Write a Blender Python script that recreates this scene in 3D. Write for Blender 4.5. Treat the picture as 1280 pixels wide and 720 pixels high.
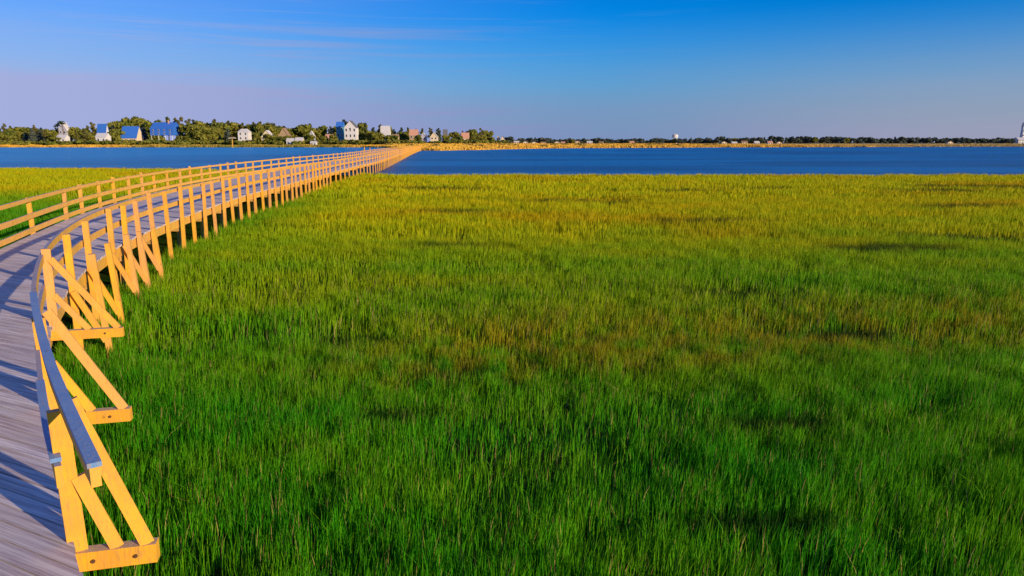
import bpy, math, random
import numpy as np
from mathutils import Vector

S = bpy.context.scene
for o in list(bpy.data.objects): bpy.data.objects.remove(o)
COL = S.collection
R_ = math.radians

# ------------------------------------------------------------ camera
CAM_H = 3.75
PITCH = math.atan(182/900)
cam = bpy.data.cameras.new('camera'); cam_o = bpy.data.objects.new('camera', cam); COL.objects.link(cam_o)
cam.sensor_width = 36.0; cam.lens = 36*900/1280; cam.clip_start = .05; cam.clip_end = 30000
cam_o.location = (0, 0, CAM_H); cam_o.rotation_euler = (math.pi/2 - PITCH, 0, 0)
S.camera = cam_o

# ------------------------------------------------------------ light
SUN_EL = R_(14); SUN_DIR_H = Vector((.80, -.60)).normalized()       # horizontal direction towards the sun
sun = bpy.data.lights.new('sun', 'SUN'); sun.energy = 4.6; sun.angle = R_(.6); sun.color = (1, .76, .46)
sun_o = bpy.data.objects.new('sun', sun); COL.objects.link(sun_o)
to_sun = Vector((SUN_DIR_H.x*math.cos(SUN_EL), SUN_DIR_H.y*math.cos(SUN_EL), math.sin(SUN_EL)))
sun_o.rotation_euler = to_sun.to_track_quat('Z', 'Y').to_euler(); sun_o.location = (20, -20, 40)

W = bpy.data.worlds.new('World'); S.world = W; W.use_nodes = True
nt = W.node_tree; N = nt.nodes; L = nt.links; N.clear()
def nd(t, **k):
    n = N.new(t)
    for a, b in k.items(): setattr(n, a, b)
    return n
sky = nd('ShaderNodeTexSky', sky_type='NISHITA'); sky.sun_disc = False
sky.sun_elevation = SUN_EL; sky.sun_rotation = math.atan2(SUN_DIR_H.x, SUN_DIR_H.y)
sky.air_density = 1.0; sky.dust_density = .4; sky.ozone_density = 3.0
hs = nd('ShaderNodeHueSaturation'); hs.inputs['Saturation'].default_value = 1.55; hs.inputs['Value'].default_value = 1.0; hs.inputs['Hue'].default_value = .5
tint = nd('ShaderNodeMix', data_type='RGBA'); tint.blend_type = 'MULTIPLY'; tint.inputs['Factor'].default_value = 1
L.new(sky.outputs[0], hs.inputs['Color']); L.new(hs.outputs[0], tint.inputs['A']); tint.inputs['B'].default_value = (.006, .72, 1.30, 1)
tc = nd('ShaderNodeTexCoord')
sep = nd('ShaderNodeSeparateXYZ'); L.new(tc.outputs['Generated'], sep.inputs[0])
def wm(op, a, b=None, c=None, clamp=False):
    n = nd('ShaderNodeMath', operation=op); n.use_clamp = clamp
    for i, v in enumerate((a, b, c)):
        if v is None: continue
        if isinstance(v, (int, float)): n.inputs[i].default_value = v
        else: L.new(v, n.inputs[i])
    return n.outputs[0]
# thin cirrus streaks, drawn out along the horizon
mp = nd('ShaderNodeMapping'); mp.inputs['Scale'].default_value = (1.5, 1.5, 24); mp.inputs['Rotation'].default_value = (0, R_(-2.5), 0)
L.new(tc.outputs['Generated'], mp.inputs[0])
n1 = nd('ShaderNodeTexNoise'); n1.inputs['Scale'].default_value = 1.6; n1.inputs['Detail'].default_value = 6; n1.inputs['Roughness'].default_value = .55
L.new(mp.outputs[0], n1.inputs['Vector'])
cir = wm('MULTIPLY', wm('SUBTRACT', n1.outputs[0], .36), 2.0, clamp=True)
left = nd('ShaderNodeMapRange'); left.interpolation_type = 'SMOOTHSTEP'
L.new(sep.outputs[0], left.inputs[0]); left.inputs[1].default_value = .16; left.inputs[2].default_value = -.62
left.inputs[3].default_value = .0; left.inputs[4].default_value = 1
elev = sep.outputs[2]
veil = nd('ShaderNodeMapRange'); veil.interpolation_type = 'SMOOTHSTEP'
L.new(elev, veil.inputs[0]); veil.inputs[1].default_value = .172; veil.inputs[2].default_value = .0
veil.inputs[3].default_value = 0; veil.inputs[4].default_value = 1
mp2 = nd('ShaderNodeMapping'); mp2.inputs['Scale'].default_value = (1.1, 1.1, 34); mp2.inputs['Rotation'].default_value = (0, R_(3), 0); mp2.inputs['Location'].default_value = (2.3, .4, 1.7)
L.new(tc.outputs['Generated'], mp2.inputs[0])
n2 = nd('ShaderNodeTexNoise'); n2.inputs['Scale'].default_value = 2.2; n2.inputs['Detail'].default_value = 8; n2.inputs['Roughness'].default_value = .62; n2.inputs['Distortion'].default_value = .5
L.new(mp2.outputs[0], n2.inputs['Vector'])
wmask = nd('ShaderNodeMapRange'); wmask.interpolation_type = 'SMOOTHSTEP'; L.new(sep.outputs[0], wmask.inputs[0]); wmask.inputs[1].default_value = .35; wmask.inputs[2].default_value = -.25
wisp = wm('MULTIPLY', wm('MULTIPLY', wm('SUBTRACT', n2.outputs[0], .52), 3.2, clamp=True), wm('MULTIPLY', wmask.outputs[0], .62))
vl = wm('ADD', wm('MULTIPLY', left.outputs[0], wm('ADD', wm('MULTIPLY', cir, .16), .32)), wisp)
vv = wm('MULTIPLY', veil.outputs[0], wm('ADD', wm('MULTIPLY', left.outputs[0], .06), .86))
fac = wm('ADD', wm('ADD', vl, vv), wm('MULTIPLY', wm('MULTIPLY', cir, .16), veil.outputs[0]), clamp=True)
mix = nd('ShaderNodeMix', data_type='RGBA'); mix.blend_type = 'MIX'
L.new(fac, mix.inputs['Factor']); L.new(tint.outputs['Result'], mix.inputs['A']); vc = nd('ShaderNodeMix', data_type='RGBA'); L.new(left.outputs[0], vc.inputs['Factor'])
vc.inputs['A'].default_value = (1.75, 2.25, 4.15, 1); vc.inputs['B'].default_value = (2.95, 3.35, 5.7, 1)
rgt = nd('ShaderNodeMapRange'); rgt.interpolation_type = 'SMOOTHSTEP'; L.new(sep.outputs[0], rgt.inputs[0]); rgt.inputs[1].default_value = .1; rgt.inputs[2].default_value = .6
vd = nd('ShaderNodeMix', data_type='RGBA'); L.new(rgt.outputs[0], vd.inputs['Factor']); L.new(vc.outputs['Result'], vd.inputs['A']); vd.inputs['B'].default_value = (2.85, 2.75, 3.95, 1)
L.new(vd.outputs['Result'], mix.inputs['B'])
bg = nd('ShaderNodeBackground'); bg.inputs['Strength'].default_value = .10
L.new(mix.outputs['Result'], bg.inputs[0])
out = nd('ShaderNodeOutputWorld'); L.new(bg.outputs[0], out.inputs[0])

S.view_settings.view_transform = 'Standard'; S.view_settings.look = 'None'
S.view_settings.exposure = 0.35; S.view_settings.gamma = 1.0; S.view_settings.use_curve_mapping = False
S.render.engine = 'CYCLES'
S.cycles.max_bounces = 6; S.cycles.diffuse_bounces = 3; S.cycles.glossy_bounces = 2

# ------------------------------------------------------------ helpers
def material(name, rough=.8, spec=.3):
    m = bpy.data.materials.new(name); m.use_nodes = True
    b = m.node_tree.nodes['Principled BSDF']; b.inputs['Roughness'].default_value = rough
    b.inputs['Specular IOR Level'].default_value = spec
    return m, m.node_tree.nodes, m.node_tree.links, b
class NB:                                  # small node builder
    def __init__(s, m): s.n = m.node_tree.nodes; s.l = m.node_tree.links; s.b = s.n['Principled BSDF']
    def new(s, t, **k):
        n = s.n.new(t)
        for a, b in k.items(): setattr(n, a, b)
        return n
    def put(s, sock, v):
        if hasattr(v, 'links'): s.l.new(v, sock)
        elif isinstance(v, tuple) and len(v) == 3 and len(sock.default_value) == 4: sock.default_value = (*v, 1)
        else: sock.default_value = v
    def noise(s, vec, scale, detail=4, rough=.55, dist=0):
        n = s.new('ShaderNodeTexNoise'); s.put(n.inputs['Vector'], vec)
        n.inputs['Scale'].default_value = scale; n.inputs['Detail'].default_value = detail
        n.inputs['Roughness'].default_value = rough; n.inputs['Distortion'].default_value = dist
        return n.outputs[0]
    def map(s, vec, scale=(1,1,1), rot=(0,0,0), loc=(0,0,0)):
        n = s.new('ShaderNodeMapping'); s.put(n.inputs[0], vec)
        n.inputs['Scale'].default_value = scale; n.inputs['Rotation'].default_value = rot; n.inputs['Location'].default_value = loc
        return n.outputs[0]
    def rng(s, v, a, b, c=0, d=1, smooth=True):
        n = s.new('ShaderNodeMapRange')
        if smooth: n.interpolation_type = 'SMOOTHSTEP'
        s.put(n.inputs[0], v)
        for i, q in zip((1,2,3,4), (a,b,c,d)): s.put(n.inputs[i], q)
        return n.outputs[0]
    def mix(s, f, a, b, mode='MIX'):
        n = s.new('ShaderNodeMix', data_type='RGBA'); n.blend_type = mode
        s.put(n.inputs['Factor'], f); s.put(n.inputs['A'], a); s.put(n.inputs['B'], b)
        return n.outputs['Result']
    def math(s, op, a, b=0.0, clamp=False):
        n = s.new('ShaderNodeMath', operation=op); n.use_clamp = clamp
        s.put(n.inputs[0], a); s.put(n.inputs[1], b)
        return n.outputs[0]
    def bump(s, h, strength, dist):
        n = s.new('ShaderNodeBump'); s.put(n.inputs['Height'], h); n.inputs['Strength'].default_value = strength
        n.inputs['Distance'].default_value = dist; s.l.new(n.outputs[0], s.b.inputs['Normal'])
    def obj(s): return s.new('ShaderNodeTexCoord').outputs['Object']
    def pos(s): return s.new('ShaderNodeNewGeometry').outputs['Position']
    def attr(s, name): return s.new('ShaderNodeAttribute', attribute_name=name).outputs['Fac']
    def base(s, c): s.put(s.b.inputs['Base Color'], c)

class MB:
    """collects boxes, bars and faces, links them as ONE mesh"""
    def __init__(s): s.v = []; s.f = []; s.r = []; s.rv = .5
    def quadbox(s, P):                     # 8 points: 4 bottom ccw, 4 top ccw
        b = len(s.v); s.v += [tuple(p) for p in P]
        F = [(0,3,2,1),(4,5,6,7),(0,1,5,4),(1,2,6,5),(2,3,7,6),(3,0,4,7)]
        s.f += [tuple(b+i for i in q) for q in F]; s.r += [s.rv]*6
    def box(s, x0, x1, y0, y1, z0, z1):
        s.quadbox([(x0,y0,z0),(x1,y0,z0),(x1,y1,z0),(x0,y1,z0),(x0,y0,z1),(x1,y0,z1),(x1,y1,z1),(x0,y1,z1)])
    def bar(s, a, b, w, h, side=None, w2=None):   # rectangular board from a to b; w along side vector, h across
        a, b = Vector(a), Vector(b); d = (b-a).normalized()
        if side is None: side = d.cross(Vector((0,0,1))) if abs(d.z) < .95 else Vector((1,0,0))
        side = Vector(side); side = (side - d*side.dot(d)).normalized(); up = side.cross(d).normalized()
        w2 = w if w2 is None else w2
        P = []
        for p, ww in ((a, w), (b, w2)):
            for i, j in ((-1,-1),(1,-1),(1,1),(-1,1)): P.append(p + side*i*ww/2 + up*j*h/2)
        s.quadbox(P)
    def cyl(s, a, b, r0, r1, n=8):
        a, b = Vector(a), Vector(b); d = (b-a).normalized()
        u = d.orthogonal().normalized(); w = d.cross(u); k = len(s.v)
        for p, r in ((a, r0), (b, r1)):
            for i in range(n):
                t = 2*math.pi*i/n; s.v.append(tuple(p + u*math.cos(t)*r + w*math.sin(t)*r))
        for i in range(n): s.f.append((k+i, k+(i+1)%n, k+n+(i+1)%n, k+n+i)); s.r.append(s.rv)
        s.f.append(tuple(k+n+i for i in range(n))); s.r.append(s.rv)
        s.f.append(tuple(k+n-1-i for i in range(n))); s.r.append(s.rv)
    def poly(s, pts, faces):
        k = len(s.v); s.v += [tuple(p) for p in pts]; s.f += [tuple(k+i for i in f) for f in faces]; s.r += [s.rv]*len(faces)
    def sweep(s, left_pts, right_pts, z0, z1):    # board between two polylines in plan (each (x,y) or with z offset)
        k = len(s.v); n = len(left_pts)
        for (lx, ly), (rx, ry) in zip(left_pts, right_pts):
            s.v += [(lx,ly,z0),(rx,ry,z0),(rx,ry,z1),(lx,ly,z1)]
        for i in range(n-1):
            for j in range(4):
                s.f.append((k+4*i+j, k+4*i+(j+1)%4, k+4*i+4+(j+1)%4, k+4*i+4+j)); s.r.append(s.rv)
        s.f.append((k+3,k+2,k+1,k)); s.f.append((k+4*n-4,k+4*n-3,k+4*n-2,k+4*n-1)); s.r += [s.rv]*2
    def build(s, name, mat, parent=None, smooth=False):
        me = bpy.data.meshes.new(name); me.from_pydata(s.v, [], s.f); me.validate(); me.update()
        import bmesh
        bm = bmesh.new(); bm.from_mesh(me); bmesh.ops.recalc_face_normals(bm, faces=bm.faces); bm.to_mesh(me); bm.free()
        if len(me.polygons) == len(s.r):
            at = me.attributes.new('rnd', 'FLOAT', 'FACE'); at.data.foreach_set('value', s.r)
        if smooth: me.polygons.foreach_set('use_smooth', [True]*len(me.polygons))
        me.materials.append(mat)
        o = bpy.data.objects.new(name, me); COL.objects.link(o)
        if parent: o.parent = parent
        return o
def np_mesh(name, verts, quads, mat, parent=None, attrs=None, tris=None, smooth=False):
    me = bpy.data.meshes.new(name)
    verts = np.asarray(verts, np.float32); F = np.asarray(quads, np.int32)
    k = F.shape[1]
    me.vertices.add(len(verts)); me.vertices.foreach_set('co', verts.ravel())
    me.loops.add(F.size); me.loops.foreach_set('vertex_index', F.ravel())
    me.polygons.add(len(F)); me.polygons.foreach_set('loop_start', np.arange(0, F.size, k, dtype=np.int32))
    me.polygons.foreach_set('loop_total', np.full(len(F), k, np.int32))
    if smooth: me.polygons.foreach_set('use_smooth', np.ones(len(F), bool))
    me.update(calc_edges=True)
    for n_, (dom, arr) in (attrs or {}).items():
        a = me.attributes.new(n_, 'FLOAT', dom); a.data.foreach_set('value', np.asarray(arr, np.float32))
    me.materials.append(mat)
    o = bpy.data.objects.new(name, me); COL.objects.link(o)
    if parent: o.parent = parent
    return o
def tag(o, label=None, cat=None, group=None, kind=None):
    if label: o['label'] = label
    if cat: o['category'] = cat
    if group: o['group'] = group
    if kind: o['kind'] = kind
    return o
def empty(name, loc=(0,0,0), rz=0.0):
    o = bpy.data.objects.new(name, None); o.location = loc; o.rotation_euler = (0,0,rz); COL.objects.link(o)
    o.empty_display_size = .5
    return o
def copy_tree(o, parent=None):
    c = o.copy(); COL.objects.link(c); c.parent = parent
    for ch in list(o.children): copy_tree(ch, c)
    return c
def vnoise(x, y, seed=0, octaves=3):
    """smooth value noise for numpy arrays, 0..1"""
    tot = np.zeros_like(x, dtype=np.float64); amp = 1; norm = 0
    for o in range(octaves):
        xi = np.floor(x).astype(np.int64); yi = np.floor(y).astype(np.int64); fx = x-xi; fy = y-yi
        fx = fx*fx*(3-2*fx); fy = fy*fy*(3-2*fy)
        def h(a, b):
            q = (a*374761393 + b*668265263 + (seed+o)*1274126177) & 0x7fffffff
            q = ((q ^ (q >> 13))*1274126177) & 0x7fffffff
            return ((q ^ (q >> 16)) & 0xffff)/65535.
        v = (h(xi,yi)*(1-fx)+h(xi+1,yi)*fx)*(1-fy) + (h(xi,yi+1)*(1-fx)+h(xi+1,yi+1)*fx)*fy
        tot += v*amp; norm += amp; amp *= .5; x = x*2.03+7.1; y = y*2.03+3.7
    return tot/norm
class Curve:                               # x as a smooth function of y through given points
    def __init__(s, pts):
        p = sorted((b, a) for a, b in pts); s.y = [q[0] for q in p]; s.x = [q[1] for q in p]
        n = len(p); d = [(s.x[i+1]-s.x[i])/(s.y[i+1]-s.y[i]) for i in range(n-1)]
        s.m = [d[0]]+[(d[i]+d[i+1])/2 for i in range(n-2)]+[d[-1]]
    def __call__(s, y):
        import bisect
        i = min(max(bisect.bisect_right(s.y, y)-1, 0), len(s.y)-2); h = s.y[i+1]-s.y[i]; t = (y-s.y[i])/h
        if y < s.y[0]: return s.x[0]+(y-s.y[0])*s.m[0]
        if y > s.y[-1]: return s.x[-1]+(y-s.y[-1])*s.m[-1]
        a, b, ma, mb = s.x[i], s.x[i+1], s.m[i]*h, s.m[i+1]*h
        return a*(2*t**3-3*t**2+1)+ma*(t**3-2*t**2+t)+b*(3*t**2-2*t**3)+mb*(t**3-t**2)
    def d(s, y): return (s(y+.05)-s(y-.05))/.1

# right and left edges of the deck in plan (metres, y away from the camera)
RE = Curve([(3.9,-5),(.35,0),(-2.54,3.82),(-3.36,4.95),(-5.45,8.1),(-7.05,10.9),(-8.7,14.6),(-10.15,19.2),(-11.15,24),(-12.0,29),(-12.9,35),(-13.6,43),(-15.2,59.5),(-16.7,77.5),(-18.2,98),(-23.5,150),(-32,230),(-42,330),(-47,385)])
LE = Curve([(.3,-5.5),(-3.6,-.5),(-5.9,3.6),(-7.9,6.9),(-11.0,13.3),(-12.3,17.2),(-13.5,20.4),(-14.85,24.2),(-16.3,29),(-18.0,36),(-19.6,45),(-21.0,57),(-22.5,75),(-24.3,107),(-29,150),(-37.0,230),(-46,330),(-50.5,385)])
DECK = 1.25; WATER = -.2

# ------------------------------------------------------------ materials
def wood(name, ca, cb, cg, grey=.35, rough=.75, top_grey=.5, salmon=(.78,.38,.16)):
    m, *_ = material(name, rough, .25); b = NB(m)
    P = b.pos(); r = b.attr('rnd')
    g1 = b.noise(b.map(P, (3,3,3)), 1.3, 5, .6)
    g2 = b.noise(b.map(P, (26,26,3.5)), 1.6, 6, .75); kn = b.rng(b.noise(P, 9, 2, .4), .70, .76)
    c = b.mix(b.rng(g1, .3, .7), ca, cb)
    c = b.mix(b.math('MULTIPLY', b.rng(g2, .45, .75), grey), c, cg)
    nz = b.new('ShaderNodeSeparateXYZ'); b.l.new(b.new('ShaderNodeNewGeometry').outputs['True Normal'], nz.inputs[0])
    c = b.mix(b.math('MULTIPLY', b.rng(nz.outputs[2], .7, .95), top_grey), c, cg)     # tops bleach grey with weather; on rails sky light is painted in blue
    c = b.mix(b.math('MULTIPLY', r, .6), c, b.mix(.45, c, (.22,.16,.11)))
    g3 = b.noise(P, .9, 3, .5)
    c = b.mix(b.math('MULTIPLY', b.rng(b.math('ADD', b.math('MULTIPLY', r, .5), g3), .55, 1.1), .5), c, salmon)
    c = b.mix(b.math('MULTIPLY', kn, .6), c, (.16,.08,.03)); c = b.mix(b.math('MULTIPLY', b.rng(g2, .50, .68), .5), c, (.34,.19,.05))
    b.base(c); b.bump(g2, .6, .012)
    return m
M_rail = wood('rail_wood', (.82,.47,.03), (.70,.37,.04), (.24,.33,.52), .12, .7, .90)  # bluish top colour puts sky light into the rail tops
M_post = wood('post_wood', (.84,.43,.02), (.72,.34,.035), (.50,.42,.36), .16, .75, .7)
M_pile = wood('pile_wood', (.70,.40,.06), (.55,.30,.07), (.30,.24,.15), .35)
M_skylit_cap = wood('skylit_blue_cap', (.07,.23,.56), (.13,.32,.62), (.42,.50,.62), .6, .5, .15, (.22,.32,.50))  # blue of the sky's light on the rail tops, painted as base colour
def deck_mat():
    m, *_ = material('deck_wood', .8, .2); b = NB(m)
    P = b.pos(); r = b.attr('rnd')
    a = math.atan2(.44, -.9)
    pl = b.map(P, (1,1,1), (0,0,-a))                       # along the planks
    gr = b.noise(b.map(pl, (1.2, 46, 10)), 1.0, 6, .65)
    st = b.noise(P, .55, 4, .6)
    c = b.mix(r, (.68,.60,.56), (.88,.80,.76))
    c = b.mix(b.rng(gr, .35, .72), c, (.36,.26,.27))
    c = b.mix(b.math('MULTIPLY', b.rng(st, .45, .7), .35), c, (.46,.40,.44))
    b.base(c); b.bump(gr, .6, .008)
    return m
M_deck = deck_mat()
M_bolt = material('rusty_bolt', .5, .5)[0]; M_bolt.node_tree.nodes['Principled BSDF'].inputs['Base Color'].default_value = (.10,.05,.03,1)
def marsh_colour(b, P, r, dark=False):
    """patches of living green, yellow-green and rust coloured cordgrass, by place"""
    sx = b.new('ShaderNodeSeparateXYZ'); b.put(sx.inputs[0], P)
    big = b.noise(b.map(P, (.05,.11,0)), 1.0, 4, .6, .4)
    mid = b.noise(b.map(P, (.28,.5,0)), 1.0, 4, .6)
    fine = b.noise(b.map(P, (1.6,1.6,.2)), 1.0, 3, .6)
    yf = b.math('ADD', sx.outputs[1], b.math('MULTIPLY', b.math('SUBTRACT', big, .5), 30))
    c = b.mix(b.rng(mid, .35, .68), (.038,.34,.003), (.13,.40,.003))
    far = b.rng(yf, 6, 40)
    c = b.mix(far, c, b.mix(b.rng(mid, .35, .7), (.44,.49,.001), (.62,.50,.001)))
    # rust patch across the middle distance, ragged
    yy = b.math('ADD', sx.outputs[1], b.math('MULTIPLY', sx.outputs[0], -.22))
    band = b.math('MULTIPLY', b.rng(yy, 9.8, 11.4), b.rng(yy, 16.5, 13))
    xr = b.math('MULTIPLY', b.rng(sx.outputs[0], -5, 0), 1.0)
    rust = b.math('MULTIPLY', b.math('MULTIPLY', band, xr), b.rng(fine, .36, .62))
    c = b.mix(b.math('MULTIPLY', rust, .78), c, (.38,.26,.008))
    # orange seed-head areas further out
    o2 = b.math('MULTIPLY', b.rng(b.noise(b.map(P, (.06,.10,0), loc=(9,4,0)), 1.0, 3), .50, .68), far)
    c = b.mix(b.math('MULTIPLY', o2, .55), c, (.60,.34,.001))
    c = b.mix(b.math('MULTIPLY', b.rng(r, .6, 1.0), .55), c, (.30,.38,.008))
    c = b.mix(b.math('MULTIPLY', b.rng(r, .35, .0), .45), c, (.015,.13,.004))
    bh = b.math('MULTIPLY', b.rng(sx.outputs[0], -8, -14), b.rng(b.math('ADD', sx.outputs[1], b.math('MULTIPLY', big, 30)), 78, 48))
    c = b.mix(b.math('MULTIPLY', bh, .85), c, (.03,.30,.004))
    st = b.rng(b.noise(b.map(P, (.045,.42,0), loc=(3,1,0)), 1.0, 4, .6), .60, .70)      # rows of dark needlerush
    c = b.mix(b.math('MULTIPLY', b.math('MULTIPLY', st, b.rng(sx.outputs[1], 16, 26)), .55), c, (.045,.10,.004))
    c = b.mix(b.math('MULTIPLY', b.rng(r, .955, .965), b.rng(sx.outputs[1], 30, 14)), c, (.42,.34,.10))      # dead straw
    c = b.mix(b.math('MULTIPLY', b.attr('dk'), .85), c, (.020,.045,.008))
    return c
def grass_mat():
    m, *_ = material('cordgrass', .65, .15); b = NB(m)
    P = b.pos(); c = marsh_colour(b, P, b.attr('rnd')); b.base(c)
    tr = b.new('ShaderNodeBsdfTranslucent'); b.l.new(c, tr.inputs[0])
    mx = b.new('ShaderNodeMixShader'); mx.inputs[0].default_value = .36
    b.l.new(b.b.outputs[0], mx.inputs[1]); b.l.new(tr.outputs[0], mx.inputs[2])
    b.l.new(mx.outputs[0], b.n['Material Output'].inputs[0])
    return m
M_grass = grass_mat()
def soil():
    m, *_ = material('marsh_soil', 1.0, .0); b = NB(m); P = b.pos()
    n = b.noise(P, 3, 5, .6)
    sx = b.new('ShaderNodeSeparateXYZ'); b.put(sx.inputs[0], P)
    near = b.mix(b.rng(n, .35, .7), (.03,.035,.008), (.02,.08,.006))
    c = b.mix(b.rng(sx.outputs[1], 25, 80), near, (.035,.045,.015))
    b.base(c); b.bump(n, .5, .05)
    return m
M_soil = soil()
def water_mat():
    m, *_ = material('sound_water', .3, .22); b = NB(m); P = b.pos()
    w1 = b.noise(b.map(P, (.35,1.0,1)), 1.0, 5, .65)
    w2 = b.noise(b.map(P, (.012,.05,1)), 1.0, 4, .6)
    sx = b.new('ShaderNodeSeparateXYZ'); b.put(sx.inputs[0], P)
    sh = b.math('MULTIPLY', b.rng(sx.outputs[0], 20, -160), .9)                     # paler towards the west
    b.base(b.mix(sh, b.mix(b.rng(w2, .40, .60), (.0,.10,.35), (.0,.21,.60)), b.mix(b.rng(w2, .35, .65), (.0,.30,.78), (.02,.38,.85))))
    b.b.inputs['IOR'].default_value = 1.33
    b.bump(b.math('ADD', w1, b.math('MULTIPLY', w2, .8)), 1.0, 2.6)
    return m
M_water = water_mat()
def shore_mat():
    m, *_ = material('shore_ground', .9, .1); b = NB(m); P = b.pos()
    n = b.noise(b.map(P, (.05,.02,0)), 1.0, 5, .6); f = b.noise(b.map(P, (.4,.12,0)), 1.0, 4, .7)
    sx = b.new('ShaderNodeSeparateXYZ'); b.put(sx.inputs[0], P)
    gold = b.mix(b.rng(f, .35, .65), (.72,.42,.05), (.50,.30,.06))
    green = b.mix(b.rng(f, .35, .65), (.14,.15,.03), (.36,.27,.06))
    side = b.math('MULTIPLY', b.rng(sx.outputs[0], -330, -290), b.rng(sx.outputs[0], -120, -150))
    c = b.mix(b.math('MULTIPLY', side, b.rng(n, .3, .5)), gold, green)
    c = b.mix(b.math('MULTIPLY', b.rng(sx.outputs[0], 150, 420), .6), c, (.34,.30,.17))
    c = b.mix(b.rng(sx.outputs[1], 720, 900), c, (.05,.06,.02))
    b.base(c)
    return m
M_shore = shore_mat()

# ------------------------------------------------------------ ground, water, far shore
def edge_y(x):                             # depth of the marsh edge
    x = np.asarray(x, float)
    e = np.interp(x, [-400,-120,-69,-45,-24,-13,10,60,200,400], [130,110,99,94.5,84,77.4,77.2,77.6,80,95])
    e = e*1.046
    return e + (vnoise(x/7+50, x*0, 5)-.5)*1.6
nx, ny = 401, 240
xs = np.linspace(-420, 420, nx); tt = np.linspace(0, 1, ny)
X, T = np.meshgrid(xs, tt); E = edge_y(X)
Y = -160 + (E+160)*T
Z = (vnoise(X/3, Y/3, 2)-.5)*.12 - .02
v = np.stack([X, Y, Z], -1).reshape(-1, 3)
bank = np.stack([xs, edge_y(xs)+1.2, np.full(nx, -1.2)], -1); v = np.vstack([v, bank])
idx = np.arange((ny+1)*nx).reshape(ny+1, nx)
q = np.stack([idx[:-1,:-1], idx[:-1,1:], idx[1:,1:], idx[1:,:-1]], -1).reshape(-1, 4)
tag(np_mesh('ground', v, q, M_soil, smooth=True), 'muddy marsh soil under the cordgrass', 'ground', kind='structure')

ang = np.linspace(0, 2*math.pi, 181)[:-1]; rr = [0.0, 90, 300, 800, 2000, 6000, 14000]
v = [(0,0,WATER)] + [(math.cos(a)*r, math.sin(a)*r, WATER) for r in rr[1:] for a in ang]
mbw = MB(); fs = [(0, 1+i, 1+(i+1)%180) for i in range(180)]
for k in range(len(rr)-2):
    for i in range(180): fs.append((1+k*180+i, 1+(k+1)*180+i, 1+(k+1)*180+(i+1)%180, 1+k*180+(i+1)%180))
mbw.poly(v, fs); tag(mbw.build('water', M_water), 'deep blue sound between the marsh and far shore', 'water', kind='structure')

def shore_d(u):                            # depth of the far waterline as a function of x/y
    return np.interp(u, [-2,-.72,-.20,-.172,-.145,-.125,-.10,-.05,.0,.067,.29,.71,2], [640,600,592,560,400,362,356,385,440,505,590,700,900])
TREE_D = 665
us = np.concatenate([np.linspace(-2,-.8,20)[:-1], np.linspace(-.8,.8,500), np.linspace(.8,2,20)[1:]])
def land_z(y, s, u, x):
    f = np.clip((y-s)/np.maximum(np.interp(u,[-1,.29,.71,2],[665,700,780,960])-s, 20), 0, 1)
    return -.35 + np.clip((y-s)/4, 0, 1)*1.0 + f*2.0
rows = [-6,0,2,4,8,16,30,50,80,120,170,230,300,420,700,1500,4000,12000]
s0 = shore_d(us) + (vnoise(us*60+200, us*0, 9)-.5)*14
V = []
for d in rows:
    y = s0 + d; x = us*y
    z = land_z(y, s0, us, x) + (vnoise(x/14, y/14, 4)-.5)*np.clip(d/20, 0, 1)*.7
    if d < 0: z = z*0 - 1.5
    V.append(np.stack([x, y, z], -1))
V = np.array(V); nr, nc = V.shape[:2]; idx = np.arange(nr*nc).reshape(nr, nc)
q = np.stack([idx[:-1,:-1], idx[:-1,1:], idx[1:,1:], idx[1:,:-1]], -1).reshape(-1, 4)
tag(np_mesh('far_shore', V.reshape(-1,3), q, M_shore, smooth=True), 'golden marsh bank and sand along the far shore', 'shore', kind='structure')

# ------------------------------------------------------------ boardwalk
bw = empty('boardwalk', (RE(12), 12, 0))
BO = Vector(bw.location)
tag(bw, 'long timber boardwalk on posts curving across the marsh and out over the water', 'boardwalk')
class BMB(MB):                             # built in world space, then moved under the boardwalk's empty
    def build(s, name, mat, parent):
        o = super().build(name, mat, None)
        off = BO if parent is bw or parent.parent is bw else Vector((0,0,0))
        o.data.transform(__import__('mathutils').Matrix.Translation(-off)); o.parent = parent
        return o
rnd = random.Random(4)
K = Vector((-.90, .44)).normalized()
def hit_left(px, py):
    lo, hi = 0.0, 12.0
    for _ in range(24):
        t = (lo+hi)/2; x = px+K.x*t; y = py+K.y*t
        if x > LE(y): lo = t
        else: hi = t
    return px+K.x*lo, py+K.y*lo
m = BMB(); y = -4.6
while y < 380:
    w = .14 if y < 60 else .30
    h = Vector((RE.d(y), 1)).normalized(); adv = w/abs(h.x*K.y - h.y*K.x)*h.y
    gap = .014 if y < 60 else .02
    y1 = y + adv*(1 - gap/w)
    ov = rnd.uniform(.0, .03)
    a0 = Vector((RE(y), y)) - K*ov; a1 = Vector((RE(y1), y1)) - K*ov
    b0 = Vector(hit_left(RE(y), y)); b1 = Vector(hit_left(RE(y1), y1))
    z = DECK + rnd.uniform(-.004, .004); m.rv = rnd.random()
    m.quadbox([(a0.x,a0.y,z-.04),(a1.x,a1.y,z-.04),(b1.x,b1.y,z-.04),(b0.x,b0.y,z-.04),(a0.x,a0.y,z),(a1.x,a1.y,z),(b1.x,b1.y,z),(b0.x,b0.y,z)])
    y += adv
m.build('deck', M_deck, bw)

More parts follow.
